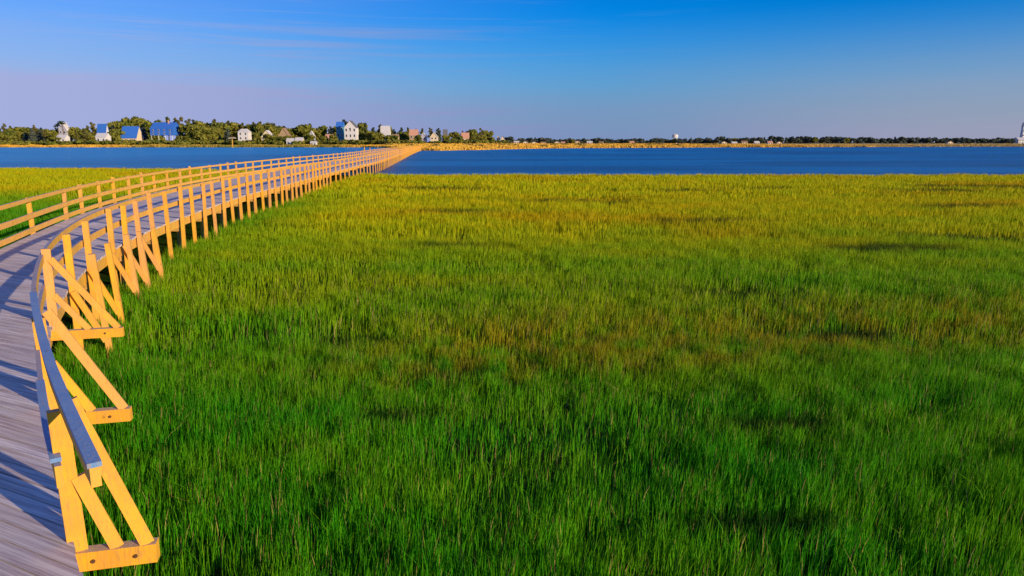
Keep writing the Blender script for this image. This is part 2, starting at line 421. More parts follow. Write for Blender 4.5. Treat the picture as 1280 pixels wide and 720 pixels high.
def offs(C, ylist, o):                     # polyline offset to the right (positive = +x side)
    r = []
    for y in ylist:
        d = Vector((C.d(y), 1)).normalized(); nrm = Vector((d.y, -d.x)); r.append((C(y)+nrm.x*o, y+nrm.y*o))
    return r
def ysamp(a, b):
    r = [a]
    while r[-1] < b: r.append(min(b, r[-1] + max(.5, r[-1]*.04)))
    return r
Ys = ysamp(-4.6, 380)
for C, o in ((RE, -.05), (LE, .05)):
    m = BMB(); m.sweep(offs(C, Ys, o-.022), offs(C, Ys, o+.022), DECK-.30, DECK-.045); m.build('stringer', M_rail, bw)
mid = Curve([((RE(y)+LE(y))/2, y) for y in (-5,0,4,8,12,18,25,35,50,80,120,200,300,385)])
m = BMB(); m.sweep(offs(mid, Ys, -.03), offs(mid, Ys, .03), DECK-.28, DECK-.045); m.build('stringer', M_pile, bw)

OUT = Vector((.95, .24)).normalized()
def next_y(C, y, step):
    return y + step/math.hypot(C.d(y), 1)
def railing(C, sgn, y0, y1, posts, near_brackets):
    root = empty('railing', (0,0,0)); root.parent = bw
    far = BMB(); n = 0
    def P(y, o): return offs(C, [y], o*sgn)[0]
    yl = ysamp(y0, y1)
    zt = DECK + 1.0
    fl = lambda y: .07*max(0.0, min(1.0, (7.2-y)/4.0)) if sgn > 0 else 0.0        # the near end of the rail swings outward
    m = BMB(); m.sweep([P(q_, -.030+fl(q_)) for q_ in yl], [P(q_, .015+fl(q_)) for q_ in yl], zt-.105, zt); m.build('top_rail', M_rail, root)
    if sgn > 0:  # thin near boards that carry the painted sky-light blue
        yc = ysamp(y0-.02, 7.1); m = BMB(); m.sweep([P(q_, -.040+fl(q_)) for q_ in yc], [P(q_, .022+fl(q_)) for q_ in yc], zt+.003, zt+.028); m.build('skylit_rail_cap', M_skylit_cap, root)
        yc = ysamp(posts[0]-.10, 5.6); m = BMB(); m.sweep([P(q_, -.060) for q_ in yc], [P(q_, .0) for q_ in yc], DECK+.583, DECK+.61); m.build('skylit_rail_cap', M_skylit_cap, root)
    ym = ysamp(posts[0]-.15, y1)
    m = BMB(); m.sweep(offs(C, ym, -.045*sgn), offs(C, ym, -.007*sgn), DECK+.44, DECK+.58); m.build('mid_rail', M_rail, root)
    if sgn < 0:
        m = BMB(); m.sweep(offs(C, ym, -.045*sgn), offs(C, ym, -.007*sgn), DECK+.06, DECK+.20); m.build('bottom_rail', M_rail, root)
    for i, y in enumerate(posts):
        px, py = P(y, .070); d = Vector((C.d(y), 1)).normalized(); side = (d.x, d.y, 0)
        near = i in near_brackets
        tgt = BMB() if n < 52 else far
        tgt.rv = rnd.random()
        zb = (DECK-.16) if near else (.0-.3 if y < 78 else WATER-1.2)
        w = (.062, .11, .085)[i] if near else .092; o_ = .03 if near else .08; px, py = P(y, o_); ztop = zt-.126 if near and i < 2 else zt-.02 + (rnd.choice((0, 0, .04, .10)) if sgn < 0 else rnd.choice((-.02, 0, .03, .09)))
        lean = rnd.uniform(-.02, .02) if near else rnd.uniform(-.07, .07)
        tgt.bar((px, py, zb), (px+lean*.5, py+lean, ztop), w, .11, side)
        if tgt is not far: tgt.build('post', M_post, root)
        n += 1
        # inner post, doubled at each bent, reaches the marsh
        if not near and i % 2 == 0 and y < 120:
            qx, qy = P(y+.22/ max(.3, d.y), -.10 if sgn > 0 else -.1)
            t2 = BMB(); t2.rv = rnd.random(); t2.bar((qx, qy, zb), (qx, qy, DECK-.045), .10, .09, side); t2.build('pile', M_pile, root)
    far.rv = .4
    if far.v: o = far.build('post', M_post, root); o['kind'] = 'stuff'
    return root
# right side posts
py_ = [4.22, 6.62, 9.75, 12.2]
while py_[-1] < 372: py_.append(next_y(RE, py_[-1], ((2.2 if py_[-1] < 16 else 1.55) + rnd.uniform(-.22, .22)) if py_[-1] < 60 else 2.9))
right = railing(RE, 1, 3.13, 376, py_, {0,1,2})
ly_ = [17.2-2.8, 17.0, 20.4, 24.0]
while ly_[-1] < 372: ly_.append(next_y(LE, ly_[-1], 2.3 + rnd.uniform(-.25,.25) if ly_[-1] < 60 else 3.1))
left_r = railing(LE, -1, 8.0, 376, [9.2, 11.8]+ly_, set())
# outriggers with raking braces on the right side
for i, y in enumerate(py_[:9]):
    e = Vector((RE(y), y)); ln = (.50, .72, .90)[i] if i < 3 else .42
    a = e - OUT*.5; b = e + OUT*ln
    if i < 3:
        m = BMB(); m.rv = .1; m.bar((a.x,a.y,DECK-.15), (b.x,b.y,DECK-.15), .09, .13); o_r = m.build('outrigger', M_post, bw)
        for tq in (.25, .75):
            q_ = e.lerp(b, tq); nq = Vector((OUT.y, -OUT.x)); q_ = q_ + nq*.045; mb_ = BMB(); mb_.cyl((q_.x, q_.y, DECK-.15), (q_.x+nq.x*.012, q_.y+nq.y*.012, DECK-.15), .014, .012, 8); ob_ = mb_.build('bolt', M_bolt, bw); ob_.parent = o_r
    d = Vector((RE.d(y), 1)).normalized(); nr = Vector((d.y, -d.x))
    base = e + nr*.04
    if i < 3:
        top = Vector((base.x, base.y, DECK+.93)) + Vector((OUT.x, OUT.y, 0))*.05
        m = BMB(); m.rv = rnd.random()
        m.bar((b.x-OUT.x*.06, b.y-OUT.y*.06, DECK-.09), top, .06, .085, (d.x,d.y,0)); m.build('brace', M_post, right)
        m = BMB(); m.rv = rnd.random(); k = e + OUT*(ln*.52)
        m.bar((k.x, k.y, DECK-.09), (base.x+OUT.x*.04, base.y+OUT.y*.04, DECK+.42), .055, .08, (d.x,d.y,0)); m.build('brace', M_post, right)
    elif i < 8:
        # outer pile with a raking brace from the deck edge down to its foot
        o2 = e + nr*.55; o3 = e + nr*.42
        m = BMB(); m.rv = rnd.random(); m.bar((o2.x, o2.y, -.2), (o3.x, o3.y, DECK+.9-.1*i), .13, .10, (d.x,d.y,0)); m.build('pile', M_post, right)
        m = BMB(); m.rv = rnd.random(); o2 = e + nr*.50 - d*.09; o3 = e + nr*.09 - d*.09
        m.bar((o2.x, o2.y, .30), (o3.x, o3.y, DECK-.02), .07, .10, (d.x,d.y,0)); m.build('brace', M_post, right)
# ledger beams under the deck at the far bents
for y in py_[4::2]:
    if y > 130: break
    m = BMB(); a = Vector((RE(y), y)); b = Vector((LE(y), y)); m.bar((a.x-.05,a.y,DECK-.36), (b.x+.05,b.y,DECK-.36), .07, .14)
    m.build('crossbeam', M_pile, bw)

# ------------------------------------------------------------ cordgrass: one object, several hundred thousand blades
rg = np.random.default_rng(11)
POOLS = [(31.5,54.2,4.4,2.0),(38.5,59.5,6.0,1.9),(43,53,3.2,1.4),(19,57.5,4,1.0),(13.5,54.5,3,.9),(-6,58,4,1.2),(4.2,45,4,1.0),(26,41.5,3.2,1.0),(-3.0,38,3.6,.9),(9,33.5,3.2,.8),(31,36.5,2.6,.9),
         (12.6,24.5,2.6,1.0),(17.5,28,3,.8),(-2,25,2,.5),(5.5,17.5,1.5,.5),(2.5,6.4,.9,.25),(3.3,9.0,.9,.35),(-1.5,9.2,.7,.3),(6.2,13.5,1.3,.45),(-3,13,.9,.35),(-1,11,.7,.3)]
def pool_mask(x, y):                       # 1 inside the low dark patches, soft ragged rim
    k = np.zeros(len(x)); wob = (vnoise(x*.9, y*1.3, 21)-.5)*1.5
    for a, b, ra, rb in POOLS: k = np.maximum(k, np.clip(1.35-(((x-a)/ra)**2 + ((y-b)/rb)**2)+wob, 0, 1))
    return k
lex = np.array([LE(v_) for v_ in np.arange(-5, 130, .25)]); rex = np.array([RE(v_) for v_ in np.arange(-5, 130, .25)]); gy = np.arange(-5, 130, .25)
def blades(y0, y1, dens, wid, hgt, segs, keepx):
    area_n = 0; xs_, ys_ = [], []
    for a in np.arange(y0, y1, 1.0):
        b = min(a+1, y1); xm0, xm1 = keepx(a)
        n = int((b-a)*(xm1-xm0)*dens); xs_.append(rg.uniform(xm0, xm1, n)); ys_.append(rg.uniform(a, b, n))
    x = np.concatenate(xs_); y = np.concatenate(ys_)
    k = (y < edge_y(x)-.1) 
    lx = np.interp(y, gy, lex); rx = np.interp(y, gy, rex)
    k &= ~((x > lx+.4) & (x < rx-.35))
    clump = vnoise(x*2.6, y*2.6, 31, 2); patch = vnoise(x*.33, y*.55, 33, 3)
    k &= rg.random(len(x)) < np.clip(.18 + 1.3*clump*np.clip((patch-.25)*3.2, .12, 1), 0, 1)
    x, y, clump, patch = x[k], y[k], clump[k], patch[k]; pm_ = pool_mask(x, y); k = rg.random(len(x)) > pm_*np.where(y < 22, .35, .1)
    x, y, clump, patch, pm_ = x[k], y[k], clump[k], patch[k], pm_[k]; n = len(x)
    h = hgt*(.62+.5*clump+.35*(patch-.5))*rg.uniform(.7, 1.2, n)*(1-np.where(y < 22, .30, .12)*pm_)
    az = rg.uniform(0, 2*math.pi, n); lean = rg.uniform(.0, .16, n)*h + .02*h
    bent = rg.random(n) < .05; lean = np.where(bent, h*rg.uniform(.4, .9, n), lean)
    lx_ = np.cos(az)*lean + .05*h; ly_2 = np.sin(az)*lean
    fa = rg.uniform(0, math.pi, n); w = wid*rg.uniform(.6, 1.25, n)
    cx, cy = np.cos(fa)*w/2, np.sin(fa)*w/2
    z0 = np.full(n, -.06)
    rows_ = []
    for s in range(segs+1):
        t = s/segs; ww = (1-t)**.6 if s < segs else 0.08
        zx = x + lx_*t*t; zy = y + ly_2*t*t; zz = z0 + h*t*(1-.10*t)
        rows_.append(np.stack([zx-cx*ww, zy-cy*ww, zz], -1)); rows_.append(np.stack([zx+cx*ww, zy+cy*ww, zz], -1))
    v = np.stack(rows_, 1)                                       # n, 2(segs+1), 3
    base = np.arange(n)*(2*(segs+1)); q = []
    for s in range(segs): q.append(np.stack([base+2*s, base+2*s+1, base+2*s+3, base+2*s+2], -1))
    q = np.stack(q, 1).reshape(-1, 4)
    r = np.clip(rg.random(n)*.75 + .19*clump, 0, .94); r = np.where(rg.random(n) < .045, 1.0, r)
    return v.reshape(-1, 3), q, np.repeat(r, segs), np.repeat(pm_, segs)
parts = [
    blades(2.6, 13, 1600, .0125, .40, 3, lambda y: (-.78*y-3.5, .78*y+4)),
    blades(13, 27, 620, .021, .46, 2, lambda y: (-.78*y-3, .78*y+4)),
    blades(27, 48, 230, .040, .48, 1, lambda y: (-.78*y-3, .78*y+4)),
    blades(48, 101, 80, .090, .52, 1, lambda y: (-.78*y-3, .78*y+4)),
]
vs, qs, rs, ds, off = [], [], [], [], 0
for v, q, r, dk in parts: vs.append(v); qs.append(q+off); rs.append(r); ds.append(dk); off += len(v)
tag(np_mesh('marsh_grass', np.vstack(vs), np.vstack(qs), M_grass, attrs={'rnd': ('FACE', np.concatenate(rs)), 'dk': ('FACE', np.concatenate(ds))}),
    'tall green cordgrass covering the whole marsh, turning yellow and rust in patches', 'grass', kind='stuff')

# reeds and dune grass on the far bank
def shore_grass():
    n = 90000; u = rg.uniform(-.8, .8, n); s = np.interp(u, us, s0); t = rg.random(n)**1.3; y = s + .5 + t*np.maximum(650-s, 40); x = u*y
    z = land_z(y, s, u, x) + (vnoise(x/14, y/14, 4)-.5)*np.clip((y-s)/20, 0, 1)*.7
    h = rg.uniform(.35, 1.1, n)*(.5+vnoise(x/9, y/30, 6)); w = rg.uniform(.5, 1.1, n); a = rg.uniform(0, 3.14, n)
    cx, cy = np.cos(a)*w/2, np.sin(a)*w/2; dx = rg.normal(0, .2, n)
    v = np.stack([np.stack([x-cx, y-cy, z-.1], -1), np.stack([x+cx, y+cy, z-.1], -1), np.stack([x+cx*.3+dx, y+cy*.3, z+h], -1), np.stack([x-cx*.3+dx, y-cy*.3, z+h], -1)], 1).reshape(-1, 3)
    return tag(np_mesh('shore_grass', v, np.arange(4*n).reshape(n, 4), M_shore), 'golden reeds and dune grass on the far bank', 'grass', kind='stuff')
shore_grass()

# ------------------------------------------------------------ far shore: trees, houses
def plain(name, col, rough=.8, spec=.2, var=.15, scale=1.5):
    m, *_ = material(name, rough, spec); b = NB(m)
    n = b.noise(b.obj(), scale, 4, .6); d = tuple(c*(1-var) for c in col)
    b.base(b.mix(b.rng(n, .35, .65), col, d)); return m
def foliage(name, a, b_, c_):
    m, *_ = material(name, .7, .15); b = NB(m)
    oi = b.new('ShaderNodeObjectInfo').outputs['Random']; r = b.attr('rnd')
    c = b.mix(oi, a, b_); c = b.mix(b.math('MULTIPLY', b.rng(r, .4, 1), .7), c, c_); b.base(c); return m
F_oak = foliage('oak_leaves', (.08,.11,.015), (.17,.16,.025), (.30,.27,.03))
F_pine = foliage('pine_needles', (.05,.075,.02), (.12,.10,.03), (.18,.16,.03))
F_dark = foliage('cedar_leaves', (.04,.06,.045), (.065,.085,.07), (.10,.11,.075))  # bluish cast puts the haze of the far row into the leaf colour
F_palm = foliage('palm_fronds', (.03,.06,.015), (.06,.07,.02), (.10,.12,.03))
F_bush = foliage('dry_bush_leaves', (.40,.26,.05), (.22,.20,.04), (.50,.36,.08))
M_trunk = plain('bark', (.14,.10,.065))
def crown_mesh(kind, seed):
    g = np.random.default_rng(seed); cs = []
    if kind == 'oak':
        for i in range(17):
            a = g.uniform(0, 6.28); r = g.uniform(.4, 3.6); cs.append((r*math.cos(a), r*math.sin(a), g.uniform(1.6, 8.4)-r*.25, g.uniform(1.3, 2.3)))
    elif kind == 'pine':
        for i in range(9):
            t = i/8; a = g.uniform(0, 6.28); r = g.uniform(.2, 1.9)*(1.05-t*.6); cs.append((r*math.cos(a), r*math.sin(a), 5.2+t*5.6, g.uniform(.7, 1.35)*(1.15-.45*t)))
    elif kind == 'cedar':
        for i in range(9):
            t = i/8; cs.append((g.uniform(-.5,.5), g.uniform(-.5,.5), 1.2+t*7.0, 1.75*(1-t)**.7+.35))
    elif kind == 'low':
        for i in range(9):
            cs.append((g.uniform(-4,4), g.uniform(-1.6,1.6), g.uniform(1.1, 3.9), g.uniform(.9, 1.6)))
    else:
        for i in range(6):
            cs.append((g.uniform(-1.3,1.3), g.uniform(-.8,.8), g.uniform(.3, 1.1), g.uniform(.5, .9)))
    V, Q, R = [], [], []; sz = .30 if kind == 'bush' else .42
    for (cx, cy, cz, cr) in cs:
        n = int(70*max(cr, .8)**1.6)
        d = g.normal(size=(n,3)); d /= np.linalg.norm(d, axis=1)[:,None]
        p = np.array([cx,cy,cz]) + d*cr*(g.uniform(.45, 1.08, (n,1)))*np.array([1,1,.78])
        t1 = g.normal(size=(n,3)); t1 /= np.linalg.norm(t1, axis=1)[:,None]
        t2 = np.cross(t1, d); t2 /= np.linalg.norm(t2, axis=1)[:,None]+1e-6
        s = sz*g.uniform(.6, 1.3, (n,1)); b = sum(len(q) for q in V)
        V.append(np.stack([p-t1*s-t2*s*.6, p+t1*s-t2*s*.6, p+t1*s+t2*s*.6, p-t1*s+t2*s*.6], 1).reshape(-1,3))
        Q.append(b+np.arange(4*n).reshape(n,4)); R.append(np.clip(g.random(n)*.6+g.uniform(0,.4), 0, 1))
    return np.vstack(V), np.vstack(Q), np.concatenate(R)
def make_tree(name, kind, seed, mat):
    root = empty(name); g = random.Random(seed)
    if kind != 'bush':
        m = MB(); H = {'oak': 5.0, 'pine': 10.5, 'cedar': 7.5, 'low': 2.6}[kind]
        lx, ly = g.uniform(-.4,.4), g.uniform(-.4,.4)
        m.cyl((0,0,-.6), (lx*.5,ly*.5,H*.5), .30, .22, 7); m.cyl((lx*.5,ly*.5,H*.5), (lx,ly,H), .22, .08, 7)
        for k in range(6):
            a = g.uniform(0, 6.28); z = H*g.uniform(.5, .9); r = g.uniform(1.2, 2.6) if kind in ('oak','low') else g.uniform(.6, 1.4)
            m.cyl((lx*z/H,ly*z/H,z), (lx+math.cos(a)*r, ly+math.sin(a)*r, z+r*.6), .10, .04, 5)
        m.build('trunk', M_trunk, root)
    V, Q, R = crown_mesh(kind, seed)
    np_mesh('crown' if kind != 'bush' else 'foliage', V, Q, mat, root, {'rnd': ('FACE', R)})
    return root
def make_palm(seed):
    root = empty('palm_tree'); g = random.Random(seed); m = MB()
    m.cyl((0,0,-.5), (.2,.1,4.5), .22, .17, 7); m.cyl((.2,.1,4.5), (.5,.2,8.6), .17, .14, 7); m.build('trunk', M_trunk, root)
    m = MB()
    for k in range(34):
        a = g.uniform(0, 6.28); e = g.uniform(-.5, 1.2); ln = g.uniform(1.4, 2.0)
        c, s = math.cos(a), math.sin(a); p0 = Vector((.5,.2,8.6)); sd = Vector((-s, c, 0))
        p1 = p0 + Vector((c*math.cos(e), s*math.cos(e), math.sin(e)))*ln*.55; p2 = p1 + Vector((c*.7, s*.7, -.55))*ln*.55
        m.rv = g.random()
        m.poly([p0, p1-sd*.34, p2, p1+sd*.34], [(0,1,2,3)])
    m.build('crown', F_palm, root); return root

M_white = plain('white_siding', (.66,.64,.64), var=.06)
M_cream = plain('cream_siding', (.70,.58,.40), var=.1)
M_tan = plain('tan_shingle', (.42,.30,.17))
M_lilac = plain('pale_grey_siding', (.40,.41,.50), var=.08)
M_blue = plain('blue_paint', (.035,.16,.62), var=.2)
M_bluer = plain('blue_metal_roof', (.04,.17,.60), .5, .4, .15)
M_teal = plain('teal_siding', (.09,.30,.38))
M_rgrey = plain('grey_shingle_roof', (.16,.16,.18))
M_rwhite = plain('pale_roof', (.62,.60,.60))
M_rbrown = plain('brown_shingle_roof', (.34,.22,.13))
M_rust = plain('salmon_roof', (.62,.32,.22))
M_dark = plain('dark_glass', (.03,.04,.06), .15, .5)  # dark glossy tone for panes and doors
M_trim = plain('white_trim', (.78,.76,.74), var=.05)
def land_at(x, y):
    u = x/y; s = float(shore_d(u)); return float(land_z(np.float64(y), s, u, x))
CP = math.cos(PITCH)
def at(px, d): return (px-640)/900*d*CP
def pxm(d): return d/900*CP*CP            # metres of height per photo row near the horizon
def house(px0, px1, ytop, ybot, d, wall, roof, label, name='house', roofm='gable_side', floors=2, stilts=0.0, oculus=False, ridge=.38, chimney=None, porch=False):
    s = pxm(d); w = (px1-px0)*d/900*CP; x = at((px0+px1)/2, d); zt = CAM_H-(ytop-178)*s; zb = land_at(x, d)
    zb_v = max(zb, CAM_H-(ybot-178)*s - .5)
    H = zt - zb; w = max(w, 2.5); dp = w*.9
    o = empty(name, (x, d, zb)); tag(o, label, 'house' if name != 'garden_shed' else 'shed')
    rh = H*ridge; zw = H-rh; st = stilts*H
    m = MB(); m.box(-w/2, w/2, 0, dp, st-.0 if st else -.5, zw)
    if roofm == 'gable_front': m.poly([(-w/2,0,zw),(w/2,0,zw),(0,0,H-.05),(-w/2,dp,zw),(w/2,dp,zw),(0,dp,H-.05)], [(0,1,2),(3,5,4)])
    elif roofm == 'gable_side': m.poly([(-w/2,0,zw),(-w/2,dp,zw),(-w/2,dp/2,H-.05),(w/2,0,zw),(w/2,dp,zw),(w/2,dp/2,H-.05)], [(0,1,2),(3,5,4)])
    m.build('wall', wall, o)
    e = .35; t = .18; m = MB()
    if roofm == 'gable_front':
        for sg in (-1, 1):
            k = rh/(w/2); x1 = sg*(w/2+e); z1 = zw-k*e
            P = [(0,-e,H),(x1,-e,z1),(x1,dp+e,z1),(0,dp+e,H)]
            m.quadbox([(a,b,c+.02) for a,b,c in P]+[(a,b,c+.02+t) for a,b,c in P])
    elif roofm == 'gable_side':
        for sg in (-1, 1):
            k = rh/(dp/2); y1 = dp/2+sg*(dp/2+e); z1 = zw-k*e
            P = [(-w/2-e,dp/2,H),(w/2+e,dp/2,H),(w/2+e,y1,z1),(-w/2-e,y1,z1)]
            m.quadbox([(a,b,c+.02) for a,b,c in P]+[(a,b,c+.02+t) for a,b,c in P])
    else:
        P = [(-w/2-e,-e,zw),(w/2+e,-e,zw),(w/2+e,dp+e,zw),(-w/2-e,dp+e,zw)]; k = w*.25
        m.quadbox(P+[(-w/2+k,dp*.35,H),(w/2-k,dp*.35,H),(w/2-k,dp*.65,H),(-w/2+k,dp*.65,H)])
    rf = m.build('roof', roof, o)
    if chimney is not None:
        c = MB(); c.box(w*.15, w*.15+1.0, dp*.4, dp*.4+1.0, zw, H+2.0); c.build('chimney', chimney, rf)
    if st:
        for sx in (-.46, -.15, .15, .46):
            c = MB(); c.box(sx*w-.15, sx*w+.15, .1, .4, -.5, st+.02); c.build('stilt', M_trim, o)
    nwin = max(2, min(4, int(w/3))); fh = (zw-st)/floors
    for f in range(floors):
        for i in range(nwin):
            xx = -w/2 + w*(i+.5)/nwin; ww = min(.6, w/nwin*.28); z0 = st+f*fh+fh*.35; z1 = st+f*fh+fh*.8
            if f == 0 and i == nwin//2 and not st:
                c = MB(); c.box(xx-ww*.8, xx+ww*.8, -.06, .02, 0, fh*.78); c.build('door', M_dark, o); continue
            c = MB(); c.box(xx-ww-.12, xx+ww+.12, -.05, .02, z0-.12, z1+.12); fr = c.build('window', M_trim, o)
            c = MB(); c.box(xx-ww, xx+ww, -.08, -.045, z0, z1); c.build('pane', M_dark, fr)
    if oculus:
        c = MB(); c.cyl((0,-.1,zw*.92), (0,.02,zw*.92), 1.15, 1.15, 16); wn = c.build('window', M_trim, o)
        c = MB(); c.cyl((0,-.16,zw*.92), (0,-.09,zw*.92), .85, .85, 16); c.build('pane', M_dark, wn)
    if porch:
        c = MB(); zf = st if st else .6; c.box(-w*.45, w*.45, -2.2, -.02, zf-.15, zf); c.box(-w*.45, w*.45, -2.25, -2.18, zf+.9, zf+1.0)
        for sx in (-.44,-.15,.15,.44): c.box(sx*w-.08, sx*w+.08, -2.2, -2.04, -.5, zf+.9)
        c.build('porch', M_trim, o)
    return o
D = 640
house(71,82,168.5,176,625,M_white,M_rwhite,'small white low house at the water edge, leftmost house on the far shore',ridge=.25,floors=1)
house(75,85,153,166,700,M_lilac,M_rwhite,'tall pale grey house rising above the trees behind the leftmost small white house',roofm='gable_front',floors=3)
house(122,133,155,168,665,M_white,M_bluer,'white house with a small blue roof left of the two large blue roofed ones',ridge=.55)
house(120,133,166.5,174,622,M_white,M_rwhite,'low white cottage by the bank in front of the house with the small blue roof',ridge=.3,floors=1)
house(151,171,158,175,640,M_cream,M_bluer,'cream house with a wide steep blue roof, left of the blue house on stilts',ridge=.62,floors=1,porch=True)
house(189,217,153,169,640,M_blue,M_bluer,'wide bright blue house raised on stilts among the tall trees',roofm='gable_side',ridge=.30,floors=2,stilts=.42,chimney=M_rust)
house(298,311,161,177,632,M_white,M_rwhite,'tall narrow white house with a rounded pale roof right of the thick olive trees',roofm='hip',ridge=.2,floors=3)
house(327,340,163,176,640,M_cream,M_rwhite,'cream gabled house just left of the tan shingled house',roofm='gable_front',ridge=.45)
house(328,338,155,163,690,M_lilac,M_rwhite,'pale grey house standing tall behind the cream gabled house',roofm='gable_side',floors=3)
house(348,361,160,175,640,M_tan,M_rbrown,'tan shingled house with a steep brown gable',roofm='gable_front',ridge=.5)
house(358,367,173,180,618,M_white,M_rwhite,'tiny white cottage below the tan shingled house, near the water',ridge=.35,floors=1)
house(369,378,172,180,618,M_cream,M_rwhite,'tiny cream cottage between two tiny white cottages near the water',ridge=.35,floors=1)
house(386,393,164,174,640,M_lilac,M_rwhite,'narrow pale grey house midway between the tan house and the tall white gabled house',roofm='gable_front')
house(388,395,176.5,182,612,M_white,M_rwhite,'tiny white shed on the bank below the narrow pale grey house',name='garden_shed',ridge=.35,floors=1)
house(407,416,168,177,640,M_white,M_rust,'white house with a salmon roof left of the teal house',ridge=.35,floors=1)
house(421,430,152.5,172,660,M_teal,M_bluer,'narrow teal house touching the left side of the tall white gabled house',floors=3,ridge=.2)
house(431,446,151,176,640,M_white,M_rgrey,'tallest white gabled house with a round window in its gable',roofm='gable_front',floors=3,oculus=True,ridge=.28)
house(476,487,157.5,168,670,M_white,M_rwhite,'white house with pale steep roof, right of the tallest white gabled house',ridge=.5)
house(490,498,168,176,640,M_cream,M_rbrown,'small cream house between the trees above the end of the boardwalk',ridge=.35,floors=1)
house(512,522,162,178,640,M_tan,M_rust,'brown two storey house by the landward end of the boardwalk',floors=2)
house(525,533,166,176,645,M_lilac,M_rwhite,'pale grey house right of the brown two storey house',roofm='gable_front')
house(538,547,165.5,176,640,M_cream,M_rwhite,'cream house with a pale roof, third house right of the boardwalk end',roofm='gable_front')
house(554,559,162,172,670,M_lilac,M_rgrey,'slim pale house with a dark roof near the end of the wood',floors=3)
house(577,586,166,176,650,M_cream,M_rust,'cream house with an orange roof near the right end of the tall trees',floors=1,ridge=.45)
house(621,625,169,180,640,M_cream,M_rwhite,'left one of the two small cream houses where the tall trees end',roofm='gable_front')
house(626,631,170,180,636,M_cream,M_rbrown,'right one of the two small cream houses where the tall trees end',roofm='gable_front')
hr = random.Random(8)
for i, px in enumerate([645,657,668,679,697,704,722,737,752,790,905,918,931,946,963,974,1188]):
    h = house(px-2.2-hr.random(), px+2.2+hr.random()*1.5, 176.2+hr.random()*1.2, 181, 640+hr.random()*40+max(0,px-900)*.2, hr.choice([M_cream,M_white,M_cream]), hr.choice([M_rwhite,M_rbrown,M_rust]),
          'tiny low cottage in front of the dark distant tree row on the right shore', name='cottage', ridge=.4, floors=1, roofm=hr.choice(['gable_side','gable_front']))
    h['group'] = 'low cottages along the right far shore'

protos = {
 'oak': [make_tree('oak_tree','oak',s,F_oak) for s in (1,2,3,4)],
 'pine': [make_tree('pine_tree','pine',s,F_pine) for s in (5,6,7)],
 'cedar': [make_tree('cedar_tree','cedar',s,F_dark) for s in (8,9)],
 'low': [make_tree('low_tree','low',s,F_dark) for s in (10,11,12)],
 'shrub': [make_tree('shrub','bush',s,F_oak) for s in (21,22,23)],
 'palm': [make_palm(s) for s in (13,14)],
 'bush': [make_tree('bush','bush',s,F_bush) for s in (15,16)],
}
used = {}
def put(kind, px, d, ytop, label, group, wide=1.0):
    src = hr.choice(protos[kind]); key = src.name
    o = src if key not in used else copy_tree(src); used[key] = 1
    x = at(px, d); z = land_at(x, d); H0_ = {'oak':9.4,'pine':11.4,'cedar':9.0,'low':5.0,'palm':10.0,'bush':1.7, 'shrub':1.7}[kind]
    sc = (CAM_H-(ytop-178)*pxm(d) - z)/H0_
    o.location = (x, d, z); o.scale = (sc*wide, sc*wide, sc); o.rotation_euler = (0,0,hr.uniform(0,6.28))
    tag(o, label, 'shrub' if kind == 'shrub' else 'bush' if kind == 'bush' else 'tree', group); return o
# outline of the wood on the left shore: (pixel column, tree top row)
PR = [(-60,156),(0,155),(60,157),(70,160),(90,160),(100,157),(118,155),(135,158),(150,150),(165,147),(178,150),(190,148),(217,148),(235,148),(262,151),(290,152),(315,153),(325,154),(338,152),(350,152),(362,157),(380,155),(400,157),(420,156),(448,155),(470,157),(490,158),(510,159),(530,161),(560,162),(600,162),(622,163)]
def top_at(px): return float(np.interp(px, [p[0] for p in PR], [p[1] for p in PR]))
SEG = [(-80,70,'left of the leftmost white house'),(70,150,'between the leftmost house and wide blue roof'),(150,222,'around the two blue houses'),
       (222,298,'right of the blue house on stilts'),(298,345,'behind the tall narrow white house'),(345,430,'left of the narrow teal house'),
       (430,520,'near the tallest white gabled house'),(520,700,'right of the boardwalk end')]
KN = {'oak': 'olive broad crowned tree', 'pine': 'slim pine tree', 'cedar': 'dark pointed cedar', 'low': 'low dark spreading tree', 'shrub': 'low shrub'}
def label_for(kind, px, row):
    for a, b, t in SEG:
        if a <= px < b: return KN[kind]+' '+row+' '+t, KN[kind]+'s '+row+' '+t
HOUSES_PX = [(71,85),(120,134),(150,173),(188,218),(297,312),(327,341),(347,379),(385,396),(406,447),(477,487),(489,499),(511,534),(537,548),(576,587),(620,632)]
px = -70.0
while px < 622:                             # back row makes the skyline
    kind = hr.choices(['oak','pine','cedar'], [5, 4, 1.2])[0]
    l, g = label_for(kind, px, 'in back row'); d = 700 + hr.uniform(-12, 25)
    yt = top_at(px)+hr.uniform(-2.5, 3)
    put(kind, px, d, yt, l, g, 1.0 if kind != 'pine' else .9); px += hr.uniform(6, 10) if px < 540 else hr.uniform(7, 14)
px = -66.0
while px < 622:                             # front row, left out where houses stand
    kind = hr.choices(['oak','pine','cedar'], [6, 1.5, 1])[0]
    inh = any(a-2 < px < b+2 for a, b in HOUSES_PX)
    if not inh:
        l, g = label_for(kind, px, 'in front row'); d = 650 + hr.uniform(-12, 12)
        put(kind, px, d, top_at(px)+hr.uniform(4, 11), l, g, 1.15)
    elif hr.random() < .6 and not any(a_ < px < b_ for a_, b_ in ((295,314),(149,175),(187,219),(427,449))):                 # smaller trees partly hide the houses
        l, g = label_for('oak', px, 'close before the houses'); put('oak', px, 628, hr.uniform(167, 171), l, g, 1.1)
    px += hr.uniform(7, 11)
for px, yt in ((75,153.5),(82,149.5)):
    put('palm', px, 655, yt, 'slender palm with a ragged crown beside the tall pale grey house', 'pair of palms by the leftmost houses', 1.2)
put('cedar', 431.5, 672, 148.5, 'dark pointed cedar tree rising just behind the left eave of the tallest white gabled house', None)
